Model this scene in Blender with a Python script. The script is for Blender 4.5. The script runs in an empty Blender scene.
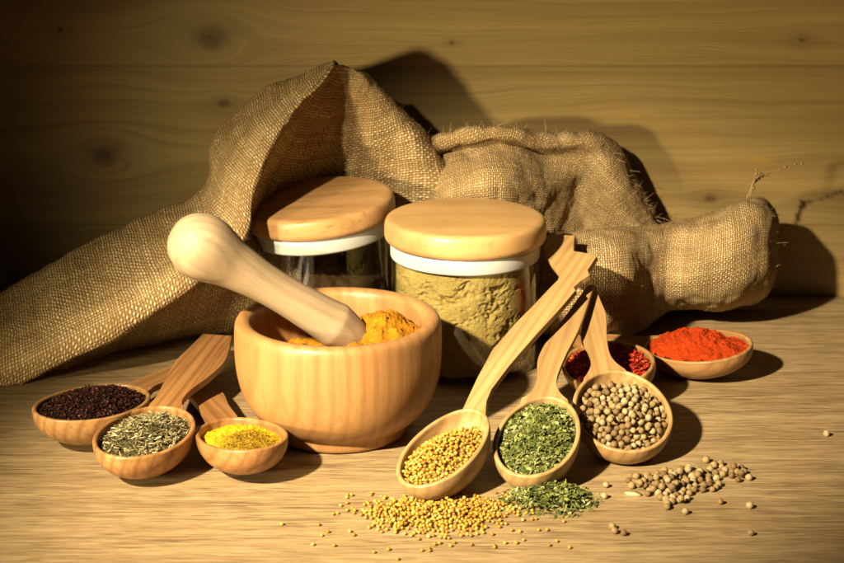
import bpy, bmesh, math, random
import numpy as np
from mathutils import Vector, Matrix, noise

random.seed(7)
rng = np.random.default_rng(7)
SC = bpy.context.scene
COL = SC.collection
S = 0.01                      # everything below is written in centimetres
R = math.radians

# ------------------------------------------------------------------ camera, light, exposure
PITCH, DIST, FPX = R(17), 105.0, 1758.0
CAM = Vector((0, -DIST * math.cos(PITCH), DIST * math.sin(PITCH)))
cd = bpy.data.cameras.new('camera')
cam = bpy.data.objects.new('camera', cd); COL.objects.link(cam)
cam.location = CAM * S; cam.rotation_euler = (R(90) - PITCH, 0, 0)
cd.sensor_width = 36; cd.lens = FPX * 36 / 844
cd.clip_start = 0.01; cd.clip_end = 50
SC.camera = cam
cd.dof.use_dof = True; cd.dof.focus_distance = 0.80; cd.dof.aperture_fstop = 22

wd = bpy.data.worlds.new('World'); SC.world = wd; wd.use_nodes = True
bg = wd.node_tree.nodes['Background']
bg.inputs[0].default_value = (1.0, 0.70, 0.38, 1); bg.inputs[1].default_value = 0.014

def spot(name, loc, target, power, size, blend, radius, color):
    l = bpy.data.lights.new(name, 'SPOT'); l.energy = power; l.spot_size = R(size); l.spot_blend = blend
    l.shadow_soft_size = radius * S; l.color = color
    o = bpy.data.objects.new(name, l); COL.objects.link(o); o.location = Vector(loc) * S
    o.rotation_euler = (Vector(target) - Vector(loc)).to_track_quat('-Z', 'Y').to_euler()
    return o
spot('key_lamp', (-50, -95, 64), (1.5, -24.5, 1), 230, 24, 1.0, 2.2, (1.0, 0.84, 0.59))
spot('low_lamp', (-72, -86, 18), (11, -6, 6), 54, 29, 1.0, 4.5, (1.0, 0.83, 0.50))

SC.view_settings.view_transform = 'Standard'
SC.view_settings.look = 'None'
SC.view_settings.exposure = 0.0
SC.view_settings.gamma = 1.0

# ------------------------------------------------------------------ pixel rays -> places on the table (cm)
FWD = Vector((0, math.cos(PITCH), -math.sin(PITCH))); UP = Vector((0, math.sin(PITCH), math.cos(PITCH)))
def ray(px, py): return FWD + Vector((1, 0, 0)) * ((px - 422) / FPX) - UP * ((py - 281.5) / FPX)
def PZ(px, py, z=0.0):
    d = ray(px, py); return CAM + d * ((z - CAM.z) / d.z)
def PY(px, py, y):
    d = ray(px, py); return CAM + d * ((y - CAM.y) / d.y)
def PP(px, py, c, n):
    d = ray(px, py); return CAM + d * ((c - CAM).dot(n) / d.dot(n))
def project(p):
    v = Vector(p) - CAM; w = v.dot(FWD)
    return 422 + FPX * v.x / w, 281.5 - FPX * v.dot(UP) / w, w

# ------------------------------------------------------------------ materials
class NT:
    def __init__(s, name):
        s.m = bpy.data.materials.new(name); s.m.use_nodes = True
        s.t = s.m.node_tree; s.n = s.t.nodes; s.b = s.n['Principled BSDF']; s.out = s.n['Material Output']
    def put(s, sock, v):
        if hasattr(v, 'is_linked'): s.t.links.new(v, sock)
        elif v is not None: sock.default_value = v
    def node(s, typ, ins=None, **kw):
        n = s.n.new(typ)
        for k, v in kw.items(): setattr(n, k, v)
        for k, v in (ins or {}).items(): s.put(n.inputs[k], v)
        return n
    def math(s, op, a, b=None, c=None, clamp=False):
        n = s.n.new('ShaderNodeMath'); n.operation = op; n.use_clamp = clamp
        s.put(n.inputs[0], a)
        if b is not None: s.put(n.inputs[1], b)
        if c is not None: s.put(n.inputs[2], c)
        return n.outputs[0]
    def coord(s, which='Object'): return s.node('ShaderNodeTexCoord').outputs[which]
    def mapping(s, vec, loc=(0, 0, 0), rot=(0, 0, 0), scale=(1, 1, 1)):
        return s.node('ShaderNodeMapping', {'Vector': vec, 'Location': loc, 'Rotation': rot, 'Scale': scale}).outputs[0]
    def noise(s, vec, scale, detail=4, rough=0.55, dist=0.0):
        n = s.node('ShaderNodeTexNoise', {'Vector': vec, 'Scale': scale, 'Detail': detail, 'Roughness': rough, 'Distortion': dist})
        return n.outputs[0]
    def ramp(s, fac, stops, interp='LINEAR'):
        n = s.n.new('ShaderNodeValToRGB'); n.color_ramp.interpolation = interp
        e = n.color_ramp.elements
        while len(e) < len(stops): e.new(0.5)
        for i, (p, c) in enumerate(stops):
            e[i].position = p; e[i].color = (c if hasattr(c, '__len__') else (c, c, c)) [:3] + (1,) if hasattr(c, '__len__') else (c, c, c, 1)
        s.put(n.inputs[0], fac); return n.outputs[0]
    def mix(s, fac, a, b, mode='MIX'):
        n = s.n.new('ShaderNodeMix'); n.data_type = 'RGBA'; n.blend_type = mode; n.clamp_factor = True
        s.put(n.inputs[0], fac)
        for i, v in ((6, a), (7, b)):
            s.put(n.inputs[i], v if hasattr(v, 'is_linked') else tuple(v)[:3] + (1,))
        return n.outputs[2]
    def bump(s, h, strength=0.3, dist=0.001, normal=None):
        n = s.node('ShaderNodeBump', {'Height': h, 'Strength': strength, 'Distance': dist})
        if normal: s.put(n.inputs['Normal'], normal)
        return n.outputs[0]
    def fin(s, color, rough=0.5, normal=None, spec=0.4):
        s.put(s.b.inputs['Base Color'], color if hasattr(color, 'is_linked') else tuple(color)[:3] + (1,))
        s.put(s.b.inputs['Roughness'], rough); s.b.inputs['Specular IOR Level'].default_value = spec
        if normal: s.put(s.b.inputs['Normal'], normal)
        return s.m

def wood(name, light, dark, axis='X', rings=60, fine=350, fleck=0.0, seed=0.0, rough=0.45, contrast=1.0, curve=0.0, bumpk=0.15):
    """Wood with grain along one object axis: broad ring bands, fine fibres and short dark flecks."""
    t = NT(name); o = t.coord('Object')
    def sc(al, ac): return {'X': (al, ac, ac), 'Y': (ac, al, ac), 'Z': (ac, ac, al)}[axis]
    v = t.mapping(o, loc=(seed, seed * 1.7, seed * 0.6))
    warp = t.noise(t.mapping(v, scale=sc(6, 14)), 1.0, 2)
    if axis == 'Z': base = t.mapping(v, scale=(1, 1, 0.06))
    elif axis == 'X': base = t.mapping(v, scale=(0.06, 1, 1))
    else: base = t.mapping(v, scale=(1, 0.06, 1))
    band = t.noise(base, rings, 2, 0.6, 0.3)
    sep = t.node('ShaderNodeSeparateXYZ', {0: v})
    ph = {'X': t.math('ADD', sep.outputs[1], t.math('MULTIPLY', sep.outputs[2], 0.35)), 'Z': t.math('ADD', sep.outputs[0], t.math('MULTIPLY', sep.outputs[1], 0.4)), 'Y': sep.outputs[0]}[axis]
    al = {'X': 0, 'Y': 1, 'Z': 2}[axis]
    if curve: ph = t.math('ADD', ph, t.math('MULTIPLY', t.math('POWER', t.math('ADD', sep.outputs[al], -seed), 2.0), curve))
    ph = t.math('ADD', t.math('MULTIPLY', ph, rings * 12.0), t.math('MULTIPLY', warp, 9.0))
    lines = t.math('POWER', t.math('ADD', t.math('MULTIPLY', t.math('SINE', ph), 0.5), 0.5), 3.0)
    fib = t.noise(t.mapping(v, scale=sc(12, fine)), 1.0, 5, 0.65)
    c = t.mix(t.ramp(band, [(0.3, 0), (0.7, 1)]), light, tuple(0.55 * a + 0.45 * b for a, b in zip(light, dark)))
    c = t.mix(t.math('MULTIPLY', lines, 0.42 * contrast), c, dark)
    c = t.mix(t.math('MULTIPLY', t.ramp(fib, [(0.45, 0), (0.72, 1)]), 0.5 * contrast), c, dark)
    if fleck:
        fl = t.noise(t.mapping(v, scale=sc(70, 1000)), 1.0, 1, 0.5)
        c = t.mix(t.math('MULTIPLY', t.ramp(fl, [(0.63, 0), (0.70, 1)]), fleck), c, tuple(0.55 * x for x in dark))
    big = t.noise(v, 18, 3)
    c = t.mix(0.35, c, t.ramp(big, [(0.3, 0.55), (0.7, 1.0)]), 'MULTIPLY')
    r = t.math('ADD', t.math('MULTIPLY', fib, 0.2), rough - 0.1)
    return t.fin(c, r, t.bump(fib, bumpk, 0.0006), 0.35)

def powder_mat(name, c1, c2, c3=None, scale=260, spot_at=None, rough=0.95):
    t = NT(name); o = t.coord('Object')
    n1 = t.noise(o, scale, 6, 0.7); n2 = t.noise(o, scale * 5, 3, 0.7)
    c = t.mix(t.ramp(n1, [(0.35, 0), (0.68, 1)]), c1, c2)
    if c3:
        m = t.ramp(n2, [(0.56, 0), (0.66, 1)])
        c = t.mix(t.math('MULTIPLY', m, 0.55), c, c3)
    if spot_at:
        d = t.node('ShaderNodeVectorMath', {0: o, 1: tuple(spot_at[0])}, operation='DISTANCE').outputs['Value']
        d = t.math('ADD', d, t.math('MULTIPLY', t.math('ADD', n1, -0.5), 0.02))
        c = t.mix(t.math('MULTIPLY', t.ramp(t.math('DIVIDE', d, spot_at[1]), [(0.5, 1), (1.0, 0)]), t.ramp(n2, [(0.4, 0.5), (0.6, 1)])), c, spot_at[2])
    h = t.math('ADD', t.math('MULTIPLY', n1, 0.6), n2)
    return t.fin(c, rough, t.bump(h, 0.8, 0.0012), 0.1)

def tint_mat(name, stops, rough=0.7, spec=0.2, trans=0.0):
    """Colour picked per flake from a stored 0..1 attribute."""
    t = NT(name)
    a = t.node('ShaderNodeAttribute', attribute_name='tint').outputs['Fac']
    c = t.ramp(a, stops)
    n = t.noise(t.coord('Object'), 900, 2)
    c = t.mix(0.5, c, t.ramp(n, [(0.3, 0.6), (0.7, 1.0)]), 'MULTIPLY')
    return t.fin(c, rough, None, spec)

def seed_mat(name, stops, rough=0.6, ridge=0.0):
    t = NT(name)
    rnd = t.node('ShaderNodeObjectInfo').outputs['Random']
    att = t.node('ShaderNodeAttribute', attribute_name='tint').outputs['Fac']
    c = t.ramp(t.math('FRACT', t.math('ADD', rnd, att)), stops)
    o = t.coord('Object'); n = t.noise(o, 700, 3)
    c = t.mix(0.6, c, t.ramp(n, [(0.3, 0.55), (0.65, 1.0)]), 'MULTIPLY')
    nrm = None
    if ridge:
        sp = t.node('ShaderNodeSeparateXYZ', {0: o})
        an = t.math('ARCTAN2', sp.outputs[1], sp.outputs[0])
        w = t.math('SINE', t.math('MULTIPLY', an, 16.0))
        c = t.mix(t.math('MULTIPLY', t.math('ADD', t.math('MULTIPLY', w, 0.5), 0.5), ridge), c, (0.16, 0.085, 0.03))
        nrm = t.bump(w, 0.35, 0.0003)
    else: nrm = t.bump(n, 0.2, 0.0003)
    return t.fin(c, rough, nrm, 0.3)

def glass_mat(name, tint):
    t = NT(name); t.n.remove(t.b)
    tr = t.node('ShaderNodeBsdfTransparent', {'Color': tint + (1,)}).outputs[0]
    gl = t.node('ShaderNodeBsdfGlossy', {'Color': (1, 1, 1, 1), 'Roughness': 0.03}).outputs[0]
    fr = t.math('ADD', t.math('MULTIPLY', t.math('POWER', t.node('ShaderNodeLayerWeight', {'Blend': 0.5}).outputs['Facing'], 4.0), 0.6), 0.05)
    mx = t.node('ShaderNodeMixShader', {0: fr, 1: tr, 2: gl}).outputs[0]
    t.t.links.new(mx, t.out.inputs['Surface']); return t.m

def burlap_mat(name, freq=6.3):
    """Plain weave over UVs kept in centimetres: two sets of threads passing over and under each other."""
    t = NT(name)
    uv = t.coord('UV')
    wob = t.node('ShaderNodeTexNoise', {'Vector': uv, 'Scale': 0.9, 'Detail': 3.0}).outputs['Color']
    uv = t.node('ShaderNodeVectorMath', {0: uv, 1: t.node('ShaderNodeVectorMath', {0: wob, 'Scale': 0.30}, operation='SCALE').outputs[0]}, operation='ADD').outputs[0]
    wob2 = t.node('ShaderNodeTexNoise', {'Vector': uv, 'Scale': 5.0, 'Detail': 2.0}).outputs['Color']
    uv = t.node('ShaderNodeVectorMath', {0: uv, 1: t.node('ShaderNodeVectorMath', {0: wob2, 'Scale': 0.085}, operation='SCALE').outputs[0]}, operation='ADD').outputs[0]
    s = t.node('ShaderNodeSeparateXYZ', {0: uv})
    u = t.math('MULTIPLY', s.outputs[0], freq); v = t.math('MULTIPLY', s.outputs[1], freq)
    fu, fv = t.math('FLOOR', u), t.math('FLOOR', v)
    def prof(x): return t.math('POWER', t.math('ABSOLUTE', t.math('SINE', t.math('MULTIPLY', x, math.pi))), 0.45)
    def over(a, fb, k):  # rises over every second crossing thread
        return t.math('ADD', t.math('MULTIPLY', t.math('SINE', t.math('MULTIPLY', t.math('ADD', t.math('ADD', a, fb), k), math.pi)), 0.5), 0.5)
    def rnd(f, k): return t.node('ShaderNodeTexWhiteNoise', {'W': t.math('ADD', f, k)}, noise_dimensions='1D').outputs[0]
    ru, rv = rnd(fu, 0.3), rnd(fv, 41.7)
    h1 = t.math('MULTIPLY', prof(u), over(v, fu, 0.0)); h2 = t.math('MULTIPLY', prof(v), over(u, fv, 1.0))
    h1 = t.math('MULTIPLY', h1, t.math('ADD', t.math('MULTIPLY', ru, 0.55), 0.6))
    h2 = t.math('MULTIPLY', h2, t.math('ADD', t.math('MULTIPLY', rv, 0.45), 0.38))
    h = t.math('MAXIMUM', h1, h2)
    fib = t.noise(uv, 26, 4, 0.7)
    c = t.ramp(h, [(0.0, (0.045, 0.024, 0.008)), (0.3, (0.28, 0.175, 0.07)), (0.7, (0.59, 0.42, 0.19)), (1.0, (0.80, 0.64, 0.37))])
    c = t.mix(0.65, c, t.ramp(fib, [(0.3, 0.5), (0.7, 1.0)]), 'MULTIPLY')
    blot = t.noise(uv, 0.5, 4)
    c = t.mix(t.math('MULTIPLY', t.ramp(blot, [(0.45, 0), (0.75, 1)]), 0.5), c, (0.20, 0.105, 0.04))
    hh = t.math('ADD', h, t.math('MULTIPLY', fib, 0.3))
    return t.fin(c, 0.95, t.bump(hh, 0.9, 0.0012), 0.1)

# ------------------------------------------------------------------ mesh helpers
def tag(o, label=None, cat=None, group=None, kind=None):
    for k, v in (('label', label), ('category', cat), ('group', group), ('kind', kind)):
        if v: o[k] = v
    return o
def mesh_obj(name, verts, faces, mat, parent=None, smooth=True, uvs=None, tint=None, loc=None):
    """Verts in cm; uvs one per vertex; tint one per face."""
    me = bpy.data.meshes.new(name)
    me.from_pydata([tuple(c * S for c in v) for v in verts], [], faces)
    if smooth: me.polygons.foreach_set('use_smooth', [True] * len(me.polygons))
    if uvs is not None:
        l = me.uv_layers.new(name='UVMap'); idx = np.zeros(len(me.loops), dtype=np.int64); me.loops.foreach_get('vertex_index', idx)
        l.data.foreach_set('uv', np.asarray(uvs, dtype=np.float32)[idx].ravel())
    if tint is not None:
        a = me.attributes.new('tint', 'FLOAT', 'FACE'); a.data.foreach_set('value', np.asarray(tint, dtype=np.float32))
    me.materials.append(mat); me.update()
    o = bpy.data.objects.new(name, me); COL.objects.link(o)
    if parent: o.parent = parent
    if loc is not None: o.location = Vector(loc) * S
    return o
def root(name, loc, rot=None):
    o = bpy.data.objects.new(name, None); COL.objects.link(o); o.location = Vector(loc) * S
    o.empty_display_size = 0.01
    if rot is not None: o.rotation_euler = rot
    return o
def lathe(prof, n=112, wob=0.0):
    vs, fs = [], []
    ring = []
    for (r, z) in prof:
        if r < 1e-6: ring.append([len(vs)]); vs.append((0, 0, z))
        else:
            ring.append(list(range(len(vs), len(vs) + n)))
            for i in range(n):
                a = 2 * math.pi * i / n
                k = 1 + wob * noise.noise(Vector((math.cos(a), math.sin(a), z * 0.4)))
                vs.append((r * k * math.cos(a), r * k * math.sin(a), z))
    for a, b in zip(ring, ring[1:]):
        for i in range(n):
            j = (i + 1) % n
            if len(a) == 1 and len(b) == 1: continue
            if len(a) == 1: fs.append((a[0], b[j], b[i]))
            elif len(b) == 1: fs.append((a[i], a[j], b[0]))
            else: fs.append((a[i], a[j], b[j], b[i]))
    return vs, fs
def catmull(pts, n):
    """n points evenly spread (by length) along a smooth curve through pts."""
    p = [np.array(q, float) for q in pts]
    p = [2 * p[0] - p[1]] + p + [2 * p[-1] - p[-2]]
    out = []
    for i in range(1, len(p) - 2):
        for k in range(24):
            t = k / 24
            out.append(0.5 * ((2 * p[i]) + (-p[i-1] + p[i+1]) * t + (2*p[i-1] - 5*p[i] + 4*p[i+1] - p[i+2]) * t*t + (-p[i-1] + 3*p[i] - 3*p[i+1] + p[i+2]) * t**3))
    out.append(p[-2]); out = np.array(out)
    d = np.r_[0, np.cumsum(np.linalg.norm(np.diff(out, axis=0), axis=1))]
    s = np.linspace(0, d[-1], n)
    return np.stack([np.interp(s, d, out[:, k]) for k in range(out.shape[1])], 1)

# ================================================================== SETTING
WALL_Y = -2.87
# ---- table
def table_material():
    t = NT('oak_tabletop'); o = t.coord('Object')
    sep = t.node('ShaderNodeSeparateXYZ', {0: o})
    plank = t.math('FLOOR', t.math('MULTIPLY', t.math('ADD', sep.outputs[1], 0.02), 9.0))
    off = t.math('MULTIPLY', plank, 3.7)
    v = t.node('ShaderNodeCombineXYZ', {0: t.math('ADD', sep.outputs[0], off), 1: sep.outputs[1], 2: off}).outputs[0]
    warp = t.noise(t.mapping(v, scale=(5, 16, 1)), 1.0, 3)
    fine = t.noise(t.mapping(v, scale=(16, 420, 1)), 1.0, 6, 0.7)
    fine2 = t.noise(t.mapping(v, scale=(90, 1500, 1)), 1.0, 3, 0.6)
    band = t.noise(t.mapping(v, scale=(3.5, 60, 1)), 1.0, 4, 0.6, 0.4)
    ph = t.math('ADD', t.math('MULTIPLY', sep.outputs[1], 520.0), t.math('MULTIPLY', warp, 22.0))
    line = t.math('POWER', t.math('ADD', t.math('MULTIPLY', t.math('SINE', ph), 0.5), 0.5), 2.0)
    c = t.mix(t.ramp(band, [(0.3, 0), (0.7, 1)]), (0.40, 0.285, 0.135), (0.27, 0.18, 0.078))
    c = t.mix(t.math('MULTIPLY', line, 0.28), c, (0.17, 0.11, 0.055))
    c = t.mix(t.math('MULTIPLY', t.ramp(fine, [(0.45, 0), (0.75, 1)]), 0.5), c, (0.13, 0.08, 0.036))
    c = t.mix(t.math('MULTIPLY', t.ramp(fine2, [(0.5, 0), (0.62, 1)]), t.ramp(t.noise(t.mapping(v, scale=(9, 50, 1)), 1.0, 3), [(0.35, 0.2), (0.65, 0.75)])), c, (0.12, 0.072, 0.032))
    crisp = t.noise(t.mapping(v, scale=(30, 520, 1)), 1.0, 2, 0.5)
    cz = t.noise(t.mapping(v, scale=(8, 45, 1), loc=(3, 1, 0)), 1.0, 3)
    c = t.mix(t.math('MULTIPLY', t.ramp(crisp, [(0.55, 0), (0.61, 1)]), t.ramp(cz, [(0.35, 0.1), (0.6, 0.6)])), c, (0.10, 0.060, 0.026))
    crisp2 = t.noise(t.mapping(v, scale=(45, 620, 1), loc=(7, 2, 0)), 1.0, 2, 0.5)
    c = t.mix(t.math('MULTIPLY', t.ramp(crisp2, [(0.57, 0), (0.63, 1)]), 0.35), c, (0.46, 0.34, 0.18))
    zone = t.noise(t.mapping(v, scale=(7, 34, 1)), 1.0, 3)
    pore = t.noise(t.mapping(v, scale=(55, 2400, 1)), 1.0, 2, 0.5)
    c = t.mix(t.math('MULTIPLY', t.ramp(pore, [(0.56, 0), (0.64, 1)]), t.ramp(zone, [(0.35, 0.25), (0.6, 0.95)])), c, (0.075, 0.043, 0.018))
    h = t.math('ADD', fine, t.math('MULTIPLY', t.math('ADD', fine2, pore), 0.5))
    return t.fin(c, t.math('ADD', t.math('MULTIPLY', fine, 0.25), 0.38), t.bump(t.math('MULTIPLY', h, -1.0), 0.25, 0.0008), 0.4)
def slab(name, x0, x1, y0, y1, z0, z1, mat):
    v = [(x, y, z) for z in (z0, z1) for y in (y0, y1) for x in (x0, x1)]
    f = [(0, 2, 3, 1), (4, 5, 7, 6), (0, 1, 5, 4), (2, 6, 7, 3), (0, 4, 6, 2), (1, 3, 7, 5)]
    return mesh_obj(name, v, f, mat, smooth=False)
tag(slab('tabletop', -110, 110, -98, WALL_Y, -3, 0, table_material()), kind='structure')

# ---- wall of pine boards, grain flowing round its knots
def wall_material():
    t = NT('pine_wall'); o = t.coord('Object')
    sep = t.node('ShaderNodeSeparateXYZ', {0: o})
    X = t.math('MULTIPLY', sep.outputs[0], 100.0); Z = t.math('MULTIPLY', sep.outputs[2], 100.0)
    base = t.node('ShaderNodeCombineXYZ', {0: X, 1: Z}).outputs[0]
    warp = t.noise(t.mapping(base, scale=(0.035, 0.16, 1)), 1.0, 3)
    coord = t.math('ADD', Z, t.math('MULTIPLY', warp, 3.0))
    knots = [((211, 38), 1.0, 1.5), ((224, 104), 0.42, 1.3), ((104, 155), 0.8, 1.5), ((710, 198), 0.34, 0.9), ((452, 43), 0.14, 0.7), ((60, 30), 0.2, 0.8), ((802, 40), 0.2, 1.0)]
    dark = None
    for (px, py), r, amp in knots:
        k = PY(px, py, WALL_Y)
        dx = t.math('MULTIPLY', t.math('SUBTRACT', X, k.x), 0.55); dz = t.math('SUBTRACT', Z, k.z)
        d2 = t.math('ADD', t.math('MULTIPLY', dx, dx), t.math('MULTIPLY', dz, dz))
        g = t.math('EXPONENT', t.math('MULTIPLY', d2, -1.0 / (2.2 * r) ** 2))
        sgn = t.math('DIVIDE', dz, t.math('ADD', t.math('SQRT', d2), 0.05))
        coord = t.math('ADD', coord, t.math('MULTIPLY', t.math('MULTIPLY', g, sgn), amp * 1.6 * -r))
        core = t.math('EXPONENT', t.math('MULTIPLY', t.math('ADD', t.math('MULTIPLY', t.math('MULTIPLY', dx, dx), 1.6), t.math('MULTIPLY', dz, dz)), -1.0 / (0.85 * r) ** 2))
        halo = t.math('MULTIPLY', g, 0.30)
        kk = t.math('MAXIMUM', t.math('MULTIPLY', core, 0.95), halo)
        dark = kk if dark is None else t.math('MAXIMUM', dark, kk)
    ln = t.noise(t.node('ShaderNodeCombineXYZ', {0: t.math('MULTIPLY', X, 0.012), 1: t.math('MULTIPLY', coord, 0.85)}).outputs[0], 1.0, 5, 0.6)
    ring = t.math('POWER', t.math('ADD', t.math('MULTIPLY', t.math('SINE', t.math('MULTIPLY', coord, 7.5)), 0.5), 0.5), 6.0)
    amp = t.ramp(t.noise(t.node('ShaderNodeCombineXYZ', {0: t.math('MULTIPLY', X, 0.02), 1: t.math('MULTIPLY', coord, 0.35)}).outputs[0], 1.0, 3), [(0.35, 0.1), (0.65, 1.0)])
    ring = t.math('MULTIPLY', ring, amp)
    fine = t.noise(t.node('ShaderNodeCombineXYZ', {0: t.math('MULTIPLY', X, 0.15), 1: t.math('MULTIPLY', coord, 14.0)}).outputs[0], 1.0, 4, 0.65)
    c = t.mix(t.ramp(ln, [(0.35, 0), (0.68, 1)]), (0.37, 0.265, 0.090), (0.27, 0.175, 0.055))
    c = t.mix(t.math('MULTIPLY', ring, 0.32), c, (0.17, 0.10, 0.038))
    c = t.mix(t.math('MULTIPLY', t.ramp(fine, [(0.42, 0), (0.72, 1)]), 0.42), c, (0.16, 0.10, 0.04))
    zr = t.math('MULTIPLY', t.math('ADD', Z, -PY(100, 66, WALL_Y).z), 1.0 / 9.2)      # boards 9.2 cm wide with thin joints
    bd = t.node('ShaderNodeTexWhiteNoise', {'W': t.math('FLOOR', zr)}, noise_dimensions='1D').outputs[0]
    c = t.mix(0.5, c, t.ramp(bd, [(0.0, 0.72), (1.0, 1.0)]), 'MULTIPLY')
    jt = t.math('ABSOLUTE', t.math('SUBTRACT', t.math('FRACT', t.math('ADD', zr, 0.5)), 0.5))
    c = t.mix(t.ramp(jt, [(0.003, 0.38), (0.010, 0.0)]), c, (0.10, 0.055, 0.02))
    kn = t.noise(base, 3.5, 4, 0.7)
    dk = t.math('MULTIPLY', dark, t.ramp(kn, [(0.25, 0.6), (0.6, 1.0)]))
    c = t.mix(dk, c, (0.060, 0.030, 0.012))
    for (px, py), w, hh in (((632, 115), 0.65, 0.16), ((762, 160), 0.6, 0.25)):     # yellow resin stains
        k = PY(px, py, WALL_Y)
        d = t.math('ADD', t.math('POWER', t.math('DIVIDE', t.math('SUBTRACT', X, k.x), w), 2.0), t.math('POWER', t.math('DIVIDE', t.math('SUBTRACT', Z, k.z), hh), 2.0))
        c = t.mix(t.math('MULTIPLY', t.math('EXPONENT', t.math('MULTIPLY', t.math('POWER', d, 2.0), -1.0)), 0.5), c, (0.34, 0.20, 0.03))
    return t.fin(c, 0.55, t.bump(t.math('ADD', fine, t.math('MULTIPLY', ring, 0.3)), 0.15, 0.001), 0.3)
tag(slab('wall', -110, 110, WALL_Y, WALL_Y + 2, -3, 75, wall_material()), kind='structure')

# ================================================================== BURLAP
burlap = burlap_mat('burlap_weave')
def loft(name, curves, nu, nv, parent, amp=0.12, fr=0.35, seed=0.0, thick=0.16, crease=0.25, wscale=1.0):
    cs = [catmull(c, nu) for c in curves]
    g = np.zeros((nv, nu, 3))
    for i in range(nu): g[:, i] = catmull([c[i] for c in cs], nv)
    # wrinkles along the average normal direction
    du = np.gradient(g, axis=1); dv = np.gradient(g, axis=0)
    nrm = np.cross(du, dv); nrm /= np.linalg.norm(nrm, axis=2, keepdims=True) + 1e-9
    for j in range(nv):
        for i in range(nu):
            p = Vector(g[j, i]) * fr + Vector((seed, seed, seed))
            q = Vector((p.x * 1.0 + p.z * 0.6, p.y, p.z * 0.4 - p.x * 0.3)) * 1.1      # slanting creases, sharper than the swells
            g[j, i] += nrm[j, i] * amp * (noise.noise(p) + 0.5 * noise.noise(p * 2.3) + crease * (0.35 - 2.2 * abs(noise.noise(q))) + 0.25 * noise.noise(p * 6))
    g[..., 2] = np.maximum(g[..., 2], 0.1)
    g[..., 1] = np.minimum(g[..., 1], WALL_Y - 0.15 + 8)
    ul = np.concatenate([[0], np.cumsum(np.linalg.norm(np.diff(g, axis=1), axis=2).mean(0))])
    vl = np.concatenate([[0], np.cumsum(np.linalg.norm(np.diff(g, axis=0), axis=2).mean(1))])
    verts = g.reshape(-1, 3); uvs = np.stack(np.meshgrid(ul * wscale + seed * 3, vl * wscale + seed * 5), -1).reshape(-1, 2)
    faces = [(j*nu+i, j*nu+i+1, (j+1)*nu+i+1, (j+1)*nu+i) for j in range(nv-1) for i in range(nu-1)]
    o = mesh_obj(name, [tuple(v) for v in verts], faces, burlap, parent, uvs=uvs)
    m = o.modifiers.new('thickness', 'SOLIDIFY'); m.thickness = thick * S; m.offset = 0
    return o, g
sack = root('burlap_cloth', (-2, -8, 0))
tag(sack, 'rumpled coarse brown burlap cloth draped behind the jars along the wall', 'burlap cloth')
off = Vector((2, 8, 0))          # the root stands here: children are given relative to it
def C(*pts): return [tuple(PY(*p) + off) for p in pts]

flap, gflap = loft('outer_flap', [
    C((372, 110, -4.0), (300, 130, -3.4), (255, 170, -3.4), (235, 230, -3.4), (120, 262, -5.0), (-40, 335, -7.0)),
    C((338, 63, -7.2), (262, 93, -6.2), (216, 140, -6.4), (202, 190, -7.6), (100, 238, -9.0), (-40, 318, -10.5)),
    C((334, 64, -8.6), (268, 108, -9.4), (226, 160, -10.8), (204, 222, -12.6), (100, 278, -14.2), (-40, 350, -15.5)),
    C((333, 66, -8.8), (278, 118, -11.0), (244, 172, -13.0), (224, 236, -15.2), (120, 310, -17.2), (-40, 384, -17.6)),
    C((332, 68, -8.8), (284, 122, -11.4), (255, 180, -13.6), (236, 246, -15.6), (128, 326, -17.6), (-40, 408, -17.8)),
    C((333, 70, -8.5), (287, 124, -11.1), (258, 182, -13.2), (236, 250, -15.2), (128, 330, -17.0), (-40, 410, -17.2)),
], 190, 110, sack, 0.16, 0.4, 1.3)
lining, glin = loft('hood_lining', [
    C((333, 67, -8.9), (288, 120, -11.3), (258, 178, -13.3), (242, 240, -15.0)),
    C((338, 66, -8.6), (304, 122, -8.8), (276, 180, -8.8), (264, 240, -7.6)),
    C((345, 66, -8.2), (336, 122, -6.8), (326, 180, -5.7), (322, 240, -5.0)),
    C((350, 68, -8.0), (372, 122, -7.9), (382, 170, -6.6), (388, 212, -5.6)),
    C((358, 72, -8.0), (398, 118, -7.8), (422, 160, -8.0), (440, 212, -7.6)),
    C((364, 77, -7.2), (412, 118, -6.8), (442, 160, -6.8), (464, 214, -6.6)),
    C((362, 84, -5.6), (406, 126, -4.6), (434, 166, -4.4), (452, 216, -4.2)),
], 120, 130, sack, 0.22, 0.5, 5.1)
under, gund = loft('lower_layer', [
    C((20, 352, -14.5), (110, 300, -13.4), (180, 255, -12.6), (236, 215, -11.4), (300, 200, -6.0)),
    C((20, 372, -15.6), (110, 325, -15.0), (180, 292, -14.2), (240, 262, -13.6), (300, 262, -10.4)),
    C((20, 390, -16.6), (105, 345, -14.4), (175, 325, -12.6), (240, 310, -12.2), (300, 300, -11.0)),
    C((20, 394, -17.8), (100, 358, -13.2), (170, 344, -10.8), (240, 333, -9.2), (300, 320, -8.4)),
], 110, 60, sack, 0.2, 0.45, 8.8)
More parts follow.
